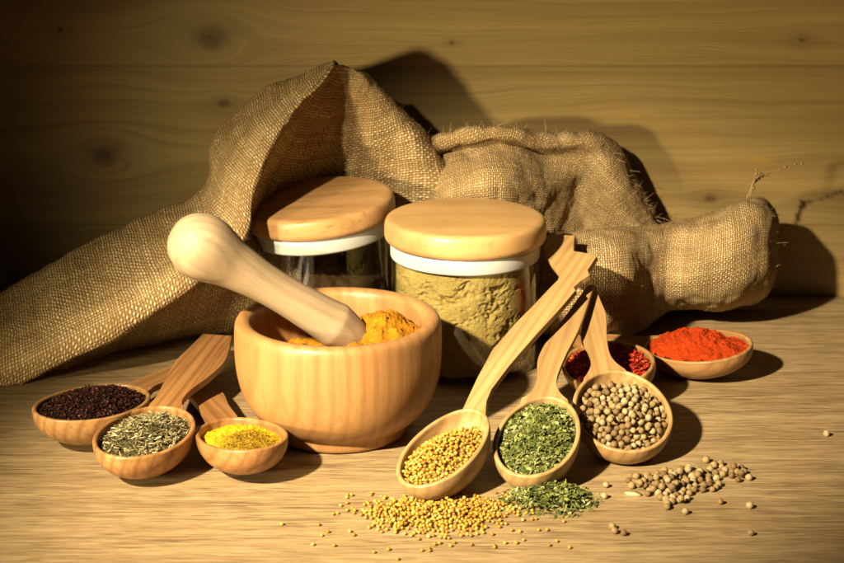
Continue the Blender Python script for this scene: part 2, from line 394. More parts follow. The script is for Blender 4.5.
rear, grear = loft('rear_fold', [
    C((418, 165, -4.0), (445, 142, -3.8), (505, 138, -3.6), (550, 142, -3.5), (600, 142, -3.5), (630, 170, -3.4), (664, 232, -3.3)),
    C((420, 158, -6.6), (440, 136, -6.6), (503, 127, -7.2), (548, 135, -6.2), (596, 132, -5.4), (624, 160, -5.0), (660, 224, -4.4)),
    C((422, 166, -6.9), (442, 146, -7.0), (503, 137, -7.6), (546, 146, -6.6), (592, 144, -6.4), (618, 172, -6.2), (655, 226, -5.6)),
    C((424, 172, -6.2), (446, 154, -6.3), (503, 144, -6.8), (545, 154, -5.6), (586, 156, -5.6), (610, 184, -6.4), (648, 230, -6.2)),
    C((430, 200, -7.8), (455, 185, -8.6), (505, 178, -8.8), (548, 184, -6.6), (580, 190, -4.8), (606, 204, -6.4), (644, 236, -6.6)),
    C((430, 240, -8.2), (455, 228, -8.8), (505, 222, -8.8), (546, 226, -6.8), (580, 228, -4.6), (604, 236, -5.6), (642, 250, -6.0)),
    C((430, 290, -7.4), (455, 285, -7.8), (505, 285, -7.6), (546, 285, -6.6), (580, 285, -5.0), (604, 285, -5.2), (642, 285, -5.0)),
], 150, 110, sack, 0.15, 0.55, 3.3, 0.16, 0.6, 1.4)
ST = [  # px, top y, mid y, bottom y, depth of top / mid / bottom
    (536, 246, 290, 335, -8.0, -12.2, -10.4), (562, 236, 280, 335, -8.4, -13.8, -11.0), (592, 230, 275, 335, -8.8, -14.2, -11.2),
    (622, 227, 276, 334, -8.6, -13.6, -11.0), (642, 226, 272, 328, -8.2, -12.0, -10.2), (655, 225, 268, 319, -8.0, -11.0, -9.4),
    (668, 224, 264, 310, -7.9, -10.6, -8.6), (690, 220, 262, 308, -7.8, -11.2, -8.6), (715, 212, 256, 308, -7.8, -11.4, -8.8),
    (740, 201, 252, 304, -7.8, -11.2, -8.8), (760, 199, 248, 297, -7.8, -10.4, -8.6), (773, 212, 246, 283, -7.6, -9.2, -8.2), (778, 234, 246, 262, -7.4, -7.8, -7.6)]
def rollrow(k):
    pts = []
    for (px, ty, my, by, tY, mY, bY) in ST:
        pts.append({0: (px, by - 6, bY + 3.6), 1: (px, 0.5 * (ty + my), tY + 3.0), 2: (px, ty + 1, tY + 1.0), 3: (px, 0.82 * ty + 0.18 * my, 0.35 * mY + 0.65 * tY - 0.5),
                    4: (px, 0.4 * ty + 0.6 * my, 0.85 * mY + 0.15 * tY), 5: (px, 0.55 * my + 0.45 * by, mY), 6: (px, by - 3, 0.4 * mY + 0.6 * bY), 7: (px, by, bY + 1.6)}[k])
    return C(*pts)
roll, groll = loft('rolled_end', [rollrow(k) for k in range(8)], 170, 90, sack, 0.15, 0.5, 6.4, 0.16, 0.5, 1.4)

# frayed threads along the open edges of the cloth
def fringe(name, lines, parent, n, length, seed, thin=0.02):
    r = random.Random(seed); vs, fs = [], []
    for _ in range(n):
        ln = lines[r.randrange(len(lines))]; i = r.randrange(len(ln) - 1)
        p = Vector(ln[i]).lerp(Vector(ln[i + 1]), r.random())
        d = Vector((r.uniform(-1, 1), r.uniform(-1, 0.5), r.uniform(-0.6, 1))).normalized()
        L = length * r.uniform(0.2, 1.2); w = thin * r.uniform(0.6, 1.3)
        cu = Vector((r.uniform(-1, 1), r.uniform(-1, 1), r.uniform(-1, 1))) * 0.8
        side = d.cross(Vector((0.3, 1, 0.2))).normalized(); oth = d.cross(side).normalized()
        prev = None
        for k in range(5):
            t = k / 4; c = p + d * L * t + cu * L * t * t; ww = w * (1 - 0.6 * t)
            ids = []
            for a in range(3):
                an = a * 2.094; vs.append(tuple(c + (side * math.cos(an) + oth * math.sin(an)) * ww)); ids.append(len(vs) - 1)
            if prev: fs += [(prev[a], prev[(a + 1) % 3], ids[(a + 1) % 3], ids[a]) for a in range(3)]
            prev = ids
    t = NT('loose_jute'); o = mesh_obj(name, vs, fs, t.fin((0.38, 0.27, 0.14), 0.9, None, 0.1), parent)
    return o
fr_lines = [gflap[78 + k] for k in range(0, 26, 4)] + [grear[24 + k] for k in range(0, 8, 2)] * 2 + [groll[:, -1 - k] for k in range(0, 16, 3)] + [grear[:, -1 - k] for k in range(0, 9, 3)]
fringe('frayed_edge', [[tuple(q) for q in l] for l in fr_lines], sack, 900, 0.45, 4, 0.018)['kind'] = 'stuff'
fringe('loose_fuzz', [[tuple(q) for q in l] for g in (gflap[30:], glin, grear[15:], groll[20:]) for l in g[::3]], sack, 6000, 0.2, 9, 0.009)['kind'] = 'stuff'

# ---- dried sprig caught behind the roll
def tube_path(pts, r0, r1, vs, fs, n=5, k=14):
    P = catmull(pts, k); prev = None
    for i in range(k):
        d = Vector(P[min(i + 1, k - 1)] - P[max(i - 1, 0)]).normalized()
        a = d.cross(Vector((0.2, 1, 0.1))).normalized(); b = d.cross(a)
        r = r0 + (r1 - r0) * i / (k - 1); ids = []
        for j in range(n):
            an = 2 * math.pi * j / n; vs.append(tuple(Vector(P[i]) + (a * math.cos(an) + b * math.sin(an)) * r)); ids.append(len(vs) - 1)
        if prev: fs += [(prev[j], prev[(j + 1) % n], ids[(j + 1) % n], ids[j]) for j in range(n)]
        prev = ids
    return P
def blob(c, r, vs, fs, sq=(1, 1, 1), rot=None):
    bm = bmesh.new(); bmesh.ops.create_icosphere(bm, subdivisions=1, radius=1); base = len(vs)
    for v in bm.verts:
        q = Vector((v.co.x * sq[0], v.co.y * sq[1], v.co.z * sq[2])) * r
        if rot: q = rot @ q
        vs.append(tuple(Vector(c) + q))
    for f in bm.faces: fs.append(tuple(base + v.index for v in f.verts))
    bm.free()
sp = root('dried_sprig', PY(748, 196, -7.5)); so = PY(748, 196, -7.5)
vs, fs = [], []; bv, bf = [], []
lead = [PY(744, 205, -7.6) - so, PY(756, 180, -7.4) - so, PY(775, 170, -7.2) - so, PY(801, 163, -7.0) - so]
for pts in (lead, [PY(750, 196, -7.5) - so, PY(754, 180, -7.6) - so, PY(757, 168, -7.7) - so], [PY(756, 182, -7.4) - so, PY(762, 176, -7.0) - so, PY(770, 176, -6.8) - so]):
    P = tube_path(pts, 0.035, 0.012, vs, fs)
    for q in P[4:]:
        if random.random() < 0.75: blob(Vector(q) + Vector((random.uniform(-.1, .1), random.uniform(-.1, .1), random.uniform(-.1, .1))), random.uniform(0.06, 0.11), bv, bf, (1, 0.7, 1.3))
mesh_obj('stem', vs, fs, NT('dry_stem').fin((0.30, 0.20, 0.08), 0.8), sp)
mesh_obj('bud', bv, bf, NT('dry_bud').fin((0.26, 0.16, 0.07), 0.85), sp)
tag(sp, 'thin dried sprig sticking up from the right end of the burlap', 'dried sprig')

# ================================================================== MORTAR, PESTLE
beech = wood('beech_mortar', (0.36, 0.19, 0.066), (0.235, 0.102, 0.028), 'Z', 75, 420, 0.25, 0.31, 0.42, 1.1)
MZ = 5.6; MC = Vector((-3.86, -23.7, 0)); MR = 4.74
prof = [(0, 0.0), (2.9, 0.0), (3.12, 0.08), (3.18, 0.2), (3.2, 0.5), (3.3, 0.62), (3.62, 0.85), (4.0, 1.25), (4.35, 1.8), (4.6, 2.5), (4.74, 3.3), (4.78, 4.1), (4.77, 4.8), (4.74, 5.25),
        (4.68, 5.45), (4.56, 5.57), (4.4, 5.6), (4.22, 5.58), (4.08, 5.5), (4.0, 5.36), (3.96, 5.1), (3.9, 4.2), (3.7, 3.0), (3.2, 2.0), (2.3, 1.4), (1.2, 1.15), (0, 1.1)]
pp = catmull([(r, z, 0) for r, z in prof[2:]], 90)
v, f = lathe([(0, 0), (2.9, 0)] + [(max(r, 0) if r > 0.02 else 0, z) for r, z, _ in pp])
mo = mesh_obj('mortar', v, f, beech, loc=MC)
tag(mo, 'round turned pale wood mortar bowl with pestle leaning in it', 'mortar')

pale = wood('maple_pestle', (0.35, 0.255, 0.145), (0.21, 0.138, 0.068), 'Z', 110, 700, 0.12, 0.7, 0.55, 1.0)
tipP = PZ(361, 340, 4.35); headP = PY(201, 246, -25.2)
ax = (tipP - headP); PL = ax.length; ax.normalize()
pr = [(0, -1.47), (0.62, -1.36), (1.12, -0.97), (1.42, -0.42), (1.5, 0.05), (1.45, 0.5), (1.31, 1.0), (1.13, 1.6), (1.02, 2.3), (0.91, 3.2), (0.87, 4.2), (0.9, 5.2), (0.99, PL - 2.2), (1.07, PL - 1.5), (1.05, PL - 1.38), (0.82, PL - 0.5), (0.62, PL), (0.5, PL + 0.06), (0.0, PL + 0.08)]
pp = catmull([(r, z, 0) for r, z in pr], 90)
v, f = lathe([(0 if i in (0, 89) else max(r, 0.01), z) for i, (r, z, _) in enumerate(pp)], 72)
pe = mesh_obj('pestle', v, f, pale)
pe.location = headP * S; pe.rotation_euler = ax.to_track_quat('Z', 'Y').to_euler()
tag(pe, 'pale smooth wooden pestle with ball head resting in the mortar', 'pestle')

# turmeric in the mortar
def heap_mesh(fn, rx, ry, n=90, m=200):
    vs = [(0, 0, fn(0, 0))]; fs = []
    for j in range(1, n + 1):
        rho = j / n
        for i in range(m):
            a = 2 * math.pi * i / m; x, y = rx * rho * math.cos(a), ry * rho * math.sin(a)
            vs.append((x, y, fn(x, y)))
    for i in range(m): fs.append((0, 1 + i, 1 + (i + 1) % m))
    for j in range(n - 1):
        for i in range(m):
            a, b = 1 + j * m + i, 1 + j * m + (i + 1) % m
            fs.append((a, a + m, b + m, b))
    return vs, fs
def lumps(x, y, s, k, sc=1.0):
    p = Vector((x * sc + s, y * sc, s))
    return k * (noise.noise(p * 0.9) * 0.5 + noise.noise(p * 2.2) * 0.35 + abs(noise.noise(p * 4.5)) * 0.3 + noise.noise(p * 9) * 0.12 + noise.noise(p * 20) * 0.05)
tur = lambda x, y: 3.3 + 0.95 / (1 + math.exp(-(x + 0.1) / 0.35)) + 1.25 * math.exp(-(((x - 2.1) / 1.6) ** 2 + ((y - 0.7) / 1.6) ** 2)) + lumps(x, y, 3.0, 0.5, 1.5) - 0.25 * (x < -9)
v, f = heap_mesh(tur, 3.88, 3.88)
cr_tur = (v, f)
tag(mesh_obj('turmeric_powder', v, f, powder_mat('turmeric', (0.30, 0.115, 0.004), (0.40, 0.175, 0.008), (0.17, 0.05, 0.002)), loc=MC),
    'lumpy heap of orange ground turmeric inside the mortar', 'spice powder')

# ================================================================== JARS
clear = glass_mat('jar_glass', (0.93, 0.94, 0.90))
white = NT('silicone_seal').fin((0.46, 0.45, 0.41), 0.4)
def jar(name, label, loc, top, lid_r, tilt, lidmat, lidh):
    r = root(name, loc); tag(r, label, 'jar')
    gr = lid_r * 0.92; zt = top - 1.12 - lidh
    pf = [(0, 0), (gr * 0.9, 0), (gr * 0.97, 0.08), (gr, 0.3), (gr, 1.0), (gr, zt - 0.25), (gr, zt - 0.06), (gr - 0.05, zt), (gr - 0.16, zt), (gr - 0.2, zt - 0.06), (gr - 0.2, 1.0), (gr - 0.21, 0.6), (gr - 0.4, 0.36), (gr * 0.7, 0.32), (0, 0.3)]
    v, f = lathe(pf, 96); mesh_obj('glass_body', v, f, clear, r)
    L = root('lid', (0, 0, zt)); L.parent = r; L.rotation_euler = (R(0.6 * tilt), R(-tilt), 0)
    lp = catmull([(lid_r - 0.55, 0.08, 0), (lid_r - 0.2, 0.1, 0), (lid_r - 0.03, 0.3, 0), (lid_r, 0.6, 0), (lid_r - 0.02, 0.75 + lidh, 0), (lid_r - 0.1, 0.98 + lidh, 0), (lid_r - 0.28, 1.09 + lidh, 0), (lid_r - 0.6, 1.12 + lidh, 0)], 26)
    v, f = lathe([(0, 0.06), (gr * 0.8, 0.07)] + [(a, b) for a, b, _ in lp] + [(lid_r * 0.5, 1.12 + lidh), (0, 1.12 + lidh)], 112)
    mesh_obj('lid_disc', v, f, lidmat, L)
    v, f = lathe([(gr - 0.9, 0.07), (gr - 0.02, 0.065), (gr + 0.03, 0.03), (gr + 0.03, -0.12), (gr + 0.025, -0.62), (gr - 0.02, -0.72), (gr - 0.19, -0.74)], 96)
    mesh_obj('seal_ring', v, f, white, L)
    return r
lid1 = wood('beech_lid', (0.53, 0.325, 0.125), (0.35, 0.175, 0.055), 'X', 26, 260, 0.4, 0.2, 0.4, 0.7, 3.0)
lid2 = wood('oak_lid', (0.52, 0.30, 0.115), (0.30, 0.145, 0.045), 'X', 30, 220, 0.5, 1.4, 0.4, 1.0, 2.0)
J1 = Vector((2.2, -14.3, 0)); J2 = Vector((-5.45, -10.0, 0))
jar('spice_jar', 'glass jar full of yellow powder with flat wooden lid', J1, 7.85, 4.12, 0, lid1, 0.22)
jar('storage_jar', 'dark glass jar with tilted wooden lid under the burlap hood', J2, 7.75, 4.1, 5, lid2, 0.12)
# powder in the front jar: crumbly wall against the glass
def jar_powder(name, label, loc, rad, top, mat, k, rough):
    n, m = 130, 300; vs, fs = [], []
    for j in range(n + 1):
        z = 0.4 + (top - 0.4) * j / n
        for i in range(m):
            a = 2 * math.pi * i / m; p = Vector((math.cos(a) * rad, math.sin(a) * rad, z))
            d = (noise.noise(p * 1.0 + Vector((k, 0, 0))) * 0.6 + abs(noise.noise(p * 3.1)) * 0.45 + noise.noise(p * 7) * 0.22 + noise.noise(p * 15) * 0.14) * (1.0 if z < top - 0.55 else 0.25)
            r = rad - max(0.0, d) * rough
            zz = z + (j / n) ** 3 * 0.5 * noise.noise(p * 1.3)
            vs.append((r * math.cos(a), r * math.sin(a), zz))
    for j in range(n):
        for i in range(m):
            a, b = j * m + i, j * m + (i + 1) % m; fs.append((a, b, b + m, a + m))
    c = len(vs); vs.append((0, 0, top + 0.2))
    for i in range(m): fs.append((n * m + i, n * m + (i + 1) % m, c))
    return tag(mesh_obj(name, vs, fs, mat, loc=loc), label, 'spice powder')
jar_powder('ginger_powder', 'crumbly pale yellow powder filling the front glass jar', J1, 3.53, 5.75, powder_mat('ginger', (0.36, 0.25, 0.075), (0.46, 0.34, 0.125), (0.22, 0.14, 0.035), 160), 2.0, 0.5)
jar_powder('dark_spice', 'dark brown spice in the rear glass jar', J2, 3.42, 3.6, powder_mat('dark_clove', (0.035, 0.018, 0.008), (0.07, 0.035, 0.016), (0.02, 0.01, 0.005), 300), 7.0, 0.5)

# ================================================================== SPOONS
def spoon(name, label, rim, end, depth, zc, roll, edges, th=0.34, mat=None, hz=0.0, wall=0.2, hroll=None, ecc=1.0):
    """rim = centre, tip-side, neck-side, left, right of the rim in picture pixels; edges = (left edge, right edge) of the handle."""
    c0 = PZ(*rim[0], zc)
    X = (end - c0).normalized()
    Z = (Vector((0, 0, 1)) - X * X.z).normalized()
    Z = Matrix.Rotation(R(roll), 3, X) @ Z; Y = Z.cross(X)
    loc = lambda q: Vector(((q - c0).dot(X), (q - c0).dot(Y), (q - c0).dot(Z)))
    pl = lambda px: loc(PP(px[0], px[1], c0, Z))
    pts = [pl(p) for p in rim[1]]
    # least squares ellipse aligned with the handle: centre, half length, half width
    A = np.array([[p.x ** 2, p.y ** 2, p.x, p.y] for p in pts]); k = np.linalg.lstsq(A, np.ones(len(pts)), rcond=None)[0]
    xc, yc = -k[2] / (2 * k[0]), -k[3] / (2 * k[1]); G = 1 + k[0] * xc ** 2 + k[1] * yc ** 2
    a, b = math.sqrt(abs(G / k[0])), math.sqrt(abs(G / k[1]))
    print('SPOON', name, 'a %.2f b %.2f c %.2f %.2f tilt %.1f' % (a, b, xc, yc, math.degrees(math.asin(X.z))))
    M = Matrix((( X.x, Y.x, Z.x), (X.y, Y.y, Z.y), (X.z, Y.z, Z.z)))
    c1 = c0 + M @ Vector((xc, yc, 0))
    r = root(name, c1, M.to_euler()); tag(r, label, 'spoon')
    n, th_n = 72, 22
    vs, fs, rings = [], [], []
    prof = [(math.sin(t), -depth * math.cos(t) ** 0.9, 0) for t in np.linspace(0, math.pi / 2 - 0.02, th_n)] + [(1.0, 0.0, 0)]
    ai, bi, di = a - wall, b - wall, depth - wall * 1.1
    prof2 = [(math.sin(t), -di * math.cos(t) ** 0.9, 1) for t in np.linspace(math.pi / 2 - 0.02, 0, th_n)]
    lip = [(1.0, 0.04, 0), (0.985, 0.075, 0), (0.5, 0.09, 2), (1.015, 0.075, 1), (1.0, 0.03, 1)]
    for (q, z, w) in prof + lip + prof2:
        ra, rb = {0: (a, b), 1: (ai, bi), 2: (2 * (a - wall / 2), 2 * (b - wall / 2))}[w]
        if q < 1e-4: rings.append([len(vs)]); vs.append((0, 0, z)); continue
        rings.append(list(range(len(vs), len(vs) + n)))
        for i in range(n):
            t = 2 * math.pi * i / n
            egg = 1 + (0.05 * ecc) * -math.cos(t)
            vs.append((ra * q * math.cos(t), rb * q * math.sin(t) * (1 - 0.06 * math.cos(t)), z))
    for p, q in zip(rings, rings[1:]):
        for i in range(n):
            j = (i + 1) % n
            if len(p) == 1: fs.append((p[0], q[j], q[i]))
            elif len(q) == 1: fs.append((p[i], p[j], q[0]))
            else: fs.append((p[i], p[j], q[j], q[i]))
    mesh_obj('bowl', vs, fs, mat, r)
    # handle: outline in the rim plane (or a plane rising from it), with thickness and rounded edges
    lf = [pl(p) - Vector((xc, yc, 0)) for p in edges[0]]; rt = [pl(p) - Vector((xc, yc, 0)) for p in edges[1]]
    L = catmull([(p.x, p.y, 0) for p in lf], 40)[:, :2] if len(lf) < 9 else np.array([(p.x, p.y) for p in lf])
    Q = catmull([(p.x, p.y, 0) for p in rt], 40)[:, :2] if len(rt) < 9 else np.array([(p.x, p.y) for p in rt])
    am, bm_ = a - wall * 0.55, b - wall * 0.55
    def snap(P):          # start the handle on the rim, not inside the bowl
        k = [math.hypot(p[0] / a, p[1] / b) for p in P]; i = 0
        while i < len(P) // 2 and k[i] < 1.0: i += 1
        P = P[max(0, i):].copy(); q = P[0]; P[0] = q * ((1 - wall * 0.3 / b) / math.hypot(q[0] / a, q[1] / b)); return P
    L, Q = snap(L), snap(Q)
    def ang(p): return math.atan2(p[1] / bm_, p[0] / am)
    t0, t1 = ang(Q[0]), ang(L[0])
    arc = [(am * math.cos(t), bm_ * math.sin(t) * (1 - 0.06 * math.cos(t))) for t in np.linspace(t1, t0, 16)]
    poly = [tuple(p) for p in L[::-1]] + arc + [tuple(p) for p in Q]
    clean = [poly[0]]
    for p in poly[1:]:
        if math.dist(p, clean[-1]) > 0.035: clean.append(p)
    if math.dist(clean[0], clean[-1]) < 0.035: clean.pop()
    bm = bmesh.new()
    bot = [bm.verts.new((p[0] * S, p[1] * S, (0.07 - th) * S)) for p in clean]
    fc = bm.faces.new(bot); bm.normal_update()
    res = bmesh.ops.extrude_face_region(bm, geom=[fc])
    for q in res['geom']:
        if isinstance(q, bmesh.types.BMVert): q.co.z += th * S
    bmesh.ops.recalc_face_normals(bm, faces=bm.faces[:])
    me = bpy.data.meshes.new('handle'); bm.to_mesh(me); bm.free(); me.materials.append(mat)
    h = bpy.data.objects.new('handle', me); COL.objects.link(h); h.parent = r
    bv = h.modifiers.new('rounding', 'BEVEL'); bv.width = 0.11 * S; bv.segments = 3; bv.limit_method = 'ANGLE'; bv.angle_limit = R(50)
    return dict(root=r, c=c1, M=M, a=ai, b=bi, d=di, x=X, z=Z)

def sw(name, l, d, seed, contrast=1.2): return wood(name, l, tuple(0.8 * q for q in d), 'X', 95, 420, 0.15, seed, 0.42, contrast)
w_pale = ((0.43, 0.28, 0.112), (0.29, 0.155, 0.05)); w_mid = ((0.36, 0.195, 0.068), (0.21, 0.095, 0.027)); w_red = ((0.385, 0.19, 0.062), (0.20, 0.08, 0.021))

s_mus = spoon('wooden_spoon', 'pale wooden spoon of mustard seeds with a notched fishtail handle',
    ((443, 447), [(394, 474), (408, 447), (440, 420), (468, 408), (490, 420), (485, 445), (455, 475), (420, 486)]), PY(578, 262, -16.4), 1.75, 1.75, -8,
    ([(452, 414), (466, 404), (478, 378), (492, 352), (514, 326), (534, 306), (549, 290), (558, 281), (560, 276), (552, 266), (545, 255), (543, 246), (545, 237), (553, 235.5), (564, 236), (575, 236.5), (574, 246)],
     [(489, 414), (487, 402), (492, 390), (510, 366), (537, 335), (560, 310), (571, 297), (576, 291), (574, 288), (582, 281), (590, 276), (588, 271), (592, 265), (597, 257), (586, 254), (574, 252)]),
    mat=sw('spoon_wood_mustard', *w_pale, 0.1), th=0.28)
s_grn = spoon('wooden_spoon', 'pale wooden spoon of green dried herb with straight tapering handle',
    ((538, 437), [(494, 444), (508, 414), (533, 397), (565, 403), (582, 425), (574, 452), (550, 473), (522, 478), (501, 467)]), PY(590, 286, -17.1), 1.8, 1.8, 0,
    ([(517, 401), (530, 394), (537, 380), (538, 360), (548, 340), (566, 316), (588, 286)], [(571, 403), (560, 393), (557, 380), (566, 356), (580, 328), (593, 290), (594, 286)]),
    mat=sw('spoon_wood_green', *w_pale, 0.9), th=0.26)
s_cor = spoon('wooden_spoon', 'pale wooden spoon heaped with round coriander seeds, pointed handle',
    ((622, 412), [(572, 402), (588, 380), (613, 370), (645, 377), (668, 400), (671, 424), (655, 444), (628, 454), (598, 446), (578, 426)]), PY(591, 276, -15.5), 1.8, 1.8, 0,
    ([(580, 384), (589, 371), (591, 361), (588, 351), (581, 337), (584, 318), (588, 296), (589, 277)], [(640, 377), (622, 368), (611, 357), (607, 340), (606, 316), (600, 300), (592, 278)]),
    mat=sw('spoon_wood_coriander', (0.41, 0.255, 0.098), (0.28, 0.14, 0.044), 1.7), th=0.26)
s_chi = spoon('wooden_spoon', 'wooden spoon of red chilli flakes behind the crossed handles',
    ((608, 364), [(560, 368), (575, 349), (610, 342), (640, 347), (656, 360), (648, 373), (620, 386), (585, 385)]), PY(560, 330, -12.0), 1.5, 1.5, -15,
    ([(580, 348), (566, 338), (552, 326), (542, 318)], [(588, 346), (578, 334), (566, 324), (552, 313)]),
    mat=sw('spoon_wood_chilli', *w_mid, 2.6))
s_pap = spoon('wooden_spoon', 'wooden spoon heaped with bright orange red paprika powder',
    ((698, 347), [(644, 352), (655, 338), (685, 330), (719, 330), (745, 338), (752, 347), (740, 357), (708, 363), (670, 362)]), PY(600, 338, -12.6), 1.5, 1.5, -8,
    ([(655, 355), (640, 348), (622, 343), (604, 343)], [(664, 336), (645, 337), (625, 336), (604, 335)]),
    mat=sw('spoon_wood_paprika', *w_mid, 3.1))
s_dark = spoon('wooden_spoon', 'striped wooden spoon of dark maroon spice by the burlap',
    ((92, 404), [(39, 412), (55, 395), (87, 385), (120, 385), (146, 396), (138, 410), (108, 420), (65, 423)]), PY(225, 344, -13.0), 1.75, 1.75, 0,
    ([(122, 386), (140, 379), (162, 370), (190, 358), (216, 346)], [(147, 398), (153, 388), (166, 382), (192, 372), (222, 356)]),
    mat=sw('spoon_wood_sumac', *w_mid, 4.4, 1.5))
s_hrb = spoon('wooden_spoon', 'wooden spoon of pale dried herb with broad curved handle',
    ((145, 432), [(97, 437), (110, 419), (140, 408), (170, 408), (193, 423), (188, 440), (165, 454), (132, 460), (104, 452)]), PY(217, 344, -16.0), 1.75, 1.8, 0,
    ([(146, 408), (156, 398), (164, 383), (176, 362), (190, 348), (203, 335)], [(189, 414), (182, 403), (191, 391), (211, 376), (226, 360), (232, 337)]),
    mat=sw('spoon_wood_herb', *w_red, 5.3, 1.5))
s_yel = spoon('wooden_spoon', 'small wooden spoon of bright yellow curry powder beside the mortar',
    ((241, 436), [(195, 437), (208, 424), (236, 418), (266, 422), (287, 436), (280, 446), (250, 451), (212, 449)]), PY(190, 382, -17.6), 1.6, 1.7, 0,
    ([(206, 424), (203, 414), (194, 401), (182, 388)], [(238, 418), (229, 406), (223, 394), (206, 378)]),
    mat=sw('spoon_wood_curry', *w_red, 6.1))

# ---- what lies in the spoons.  Heights are given over the rim plane, x runs along the handle
def inner(s, x, y):
    q = (x / s['a']) ** 2 + (y / s['b']) ** 2
    return -s['d'] * max(0.0, 1 - q) ** 0.45 if q < 1 else 0.2
def fill_fn(s, level, dome, slope, seed, k, px=0.0, py=0.0, sharp=1.0):
    def fn(x, y):
        q = ((x - px * s['a']) / s['a']) ** 2 + ((y - py * s['b']) / s['b']) ** 2
        return level + dome * max(-0.3, 1 - q) ** sharp if q < 1 else level
    return lambda x, y: fn(x, y) + slope * x / s['a'] + lumps(x, y, seed, k, 2.0)
def crumbs(v, f, fn, rx, ry, n, r0, r1, ok=lambda x, y: True):
    for _ in range(n):
        q, a = 0.97 * math.sqrt(random.random()), random.random() * 2 * math.pi
        x, y = rx * q * math.cos(a), ry * q * math.sin(a)
        if ok(x, y):
            r = random.uniform(r0, r1) * random.choice((0.6, 0.8, 1.0)); i = len(v); z = fn(x, y)
            for (dx, dy, dz) in ((1, 0, -.3), (-.5, .87, -.3), (-.5, -.87, -.3), (random.uniform(-.4, .4), random.uniform(-.4, .4), 0.9)):
                v.append((x + dx * r * random.uniform(.7, 1.2), y + dy * r * random.uniform(.7, 1.2), z + dz * r))
            f += [(i, i + 1, i + 3), (i + 1, i + 2, i + 3), (i + 2, i, i + 3)]
def spoon_powder(s, name, label, mat, fn):
    v, f = heap_mesh(fn, s['a'] * 0.985, s['b'] * 0.985, 80, 150)
    crumbs(v, f, fn, s['a'], s['b'], 1600, 0.02, 0.06, lambda x, y: fn(x, y) > inner(s, x, y))
    o = mesh_obj(name, v, f, mat); o.location = s['c'] * S; o.rotation_euler = s['M'].to_euler()
    return tag(o, label, 'spice powder')
f_pap = fill_fn(s_pap, -0.15, 1.0, 0.05, 11.0, 0.34, 0.05, 0.1, 1.2)
spoon_powder(s_pap, 'paprika_powder', 'heaped bright orange red paprika powder in a spoon', powder_mat('paprika', (0.27, 0.022, 0.002), (0.39, 0.042, 0.003), (0.14, 0.006, 0.001)), f_pap)
f_yel = fill_fn(s_yel, -0.32, 0.45, 0.0, 15.0, 0.2)
spoon_powder(s_yel, 'curry_powder', 'bright yellow curry powder with a brown patch in a spoon',
    powder_mat('curry', (0.50, 0.31, 0.006), (0.62, 0.42, 0.015), (0.34, 0.17, 0.005), 260, ((-0.013, -0.001, 0.002), 0.019, (0.07, 0.028, 0.004))), f_yel)

def flake_mesh(n, place, shape, col):
    """Small bent flakes: place() -> point and normal; shape() -> length, width, curl."""
    vs, fs, tn = [], [], []
    for _ in range(n):
        p, nr = place()
        if p is None: continue
        l, w, cu = shape()
        d = Vector((random.gauss(0, 1), random.gauss(0, 1), random.gauss(0, 1)))
        d = (d - nr * d.dot(nr) * random.uniform(0.35, 0.95)).normalized()
        sd = d.cross(nr + Vector((random.uniform(-.8, .8), random.uniform(-.8, .8), random.uniform(-.8, .8)))).normalized()
        up = d.cross(sd); i = len(vs)
        for (t, ww, h) in ((-0.5, 0.35, 0), (-0.1, 1.0, cu), (0.3, 0.8, cu * 0.8), (0.55, 0.12, -cu * 0.3)):
            c = p + d * l * t + up * h * l
            vs += [tuple(c + sd * w * ww * 0.5), tuple(c - sd * w * ww * 0.5 + up * 0.15 * w)]
        for k in range(3): fs.append((i + 2*k, i + 2*k + 1, i + 2*k + 3, i + 2*k + 2)); 
        t = col(); tn += [t] * 3
    return vs, fs, tn
def spoon_flakes(s, name, label, cat, mat, fn, n, shape, jit=0.12, rho=0.97, col=random.random, bed=0.5):
    v0, f0 = heap_mesh(lambda x, y: fn(x, y) - 0.06, s['a'] * 0.985, s['b'] * 0.985, 30, 60)
    def place():
        for _ in range(30):
            r, a = rho * math.sqrt(random.random()), random.random() * 2 * math.pi
            x, y = s['a'] * r * math.cos(a), s['b'] * r * math.sin(a); z = fn(x, y)
            if z > inner(s, x, y) - 0.05:
                return Vector((x, y, z + random.uniform(-0.05, jit))), Vector((0, 0, 1))
        return None, None
    v, f, tn = flake_mesh(n, place, shape, col)
    b = len(v0)
    o = mesh_obj(name, v0 + v, f0 + [tuple(b + i for i in q) for q in f], mat, tint=[bed] * len(f0) + tn, smooth=False)
    o.location = s['c'] * S; o.rotation_euler = s['M'].to_euler()
    return tag(o, label, cat, kind='stuff')
m_green = tint_mat('dried_parsley', [(0.0, (0.035, 0.05, 0.010)), (0.5, (0.115, 0.13, 0.024)), (0.85, (0.235, 0.235, 0.062)), (0.97, (0.34, 0.34, 0.15)), (1.0, (0.45, 0.40, 0.22))])
m_tan = tint_mat('dried_thyme', [(0.0, (0.035, 0.028, 0.010)), (0.35, (0.12, 0.10, 0.036)), (0.7, (0.26, 0.215, 0.095)), (1.0, (0.50, 0.42, 0.23))])
m_mar = tint_mat('sumac', [(0.0, (0.007, 0.002, 0.001)), (0.6, (0.026, 0.006, 0.002)), (0.95, (0.055, 0.013, 0.005)), (1.0, (0.12, 0.03, 0.02))], 0.6, 0.2)
m_chi = tint_mat('chilli', [(0.0, (0.14, 0.008, 0.003)), (0.5, (0.36, 0.02, 0.005)), (0.9, (0.52, 0.05, 0.008)), (1.0, (0.60, 0.28, 0.06))], 0.65, 0.2)
f_grn = fill_fn(s_grn, -0.42, 0.7, 0.05, 21.0, 0.35)
spoon_flakes(s_grn, 'green_herb', 'green flaked dried herb filling the middle front spoon', 'dried herb', m_green, f_grn, 2600,
    lambda: (random.uniform(0.16, 0.42), random.uniform(0.07, 0.17), random.uniform(-0.2, 0.3)), bed=0.1)
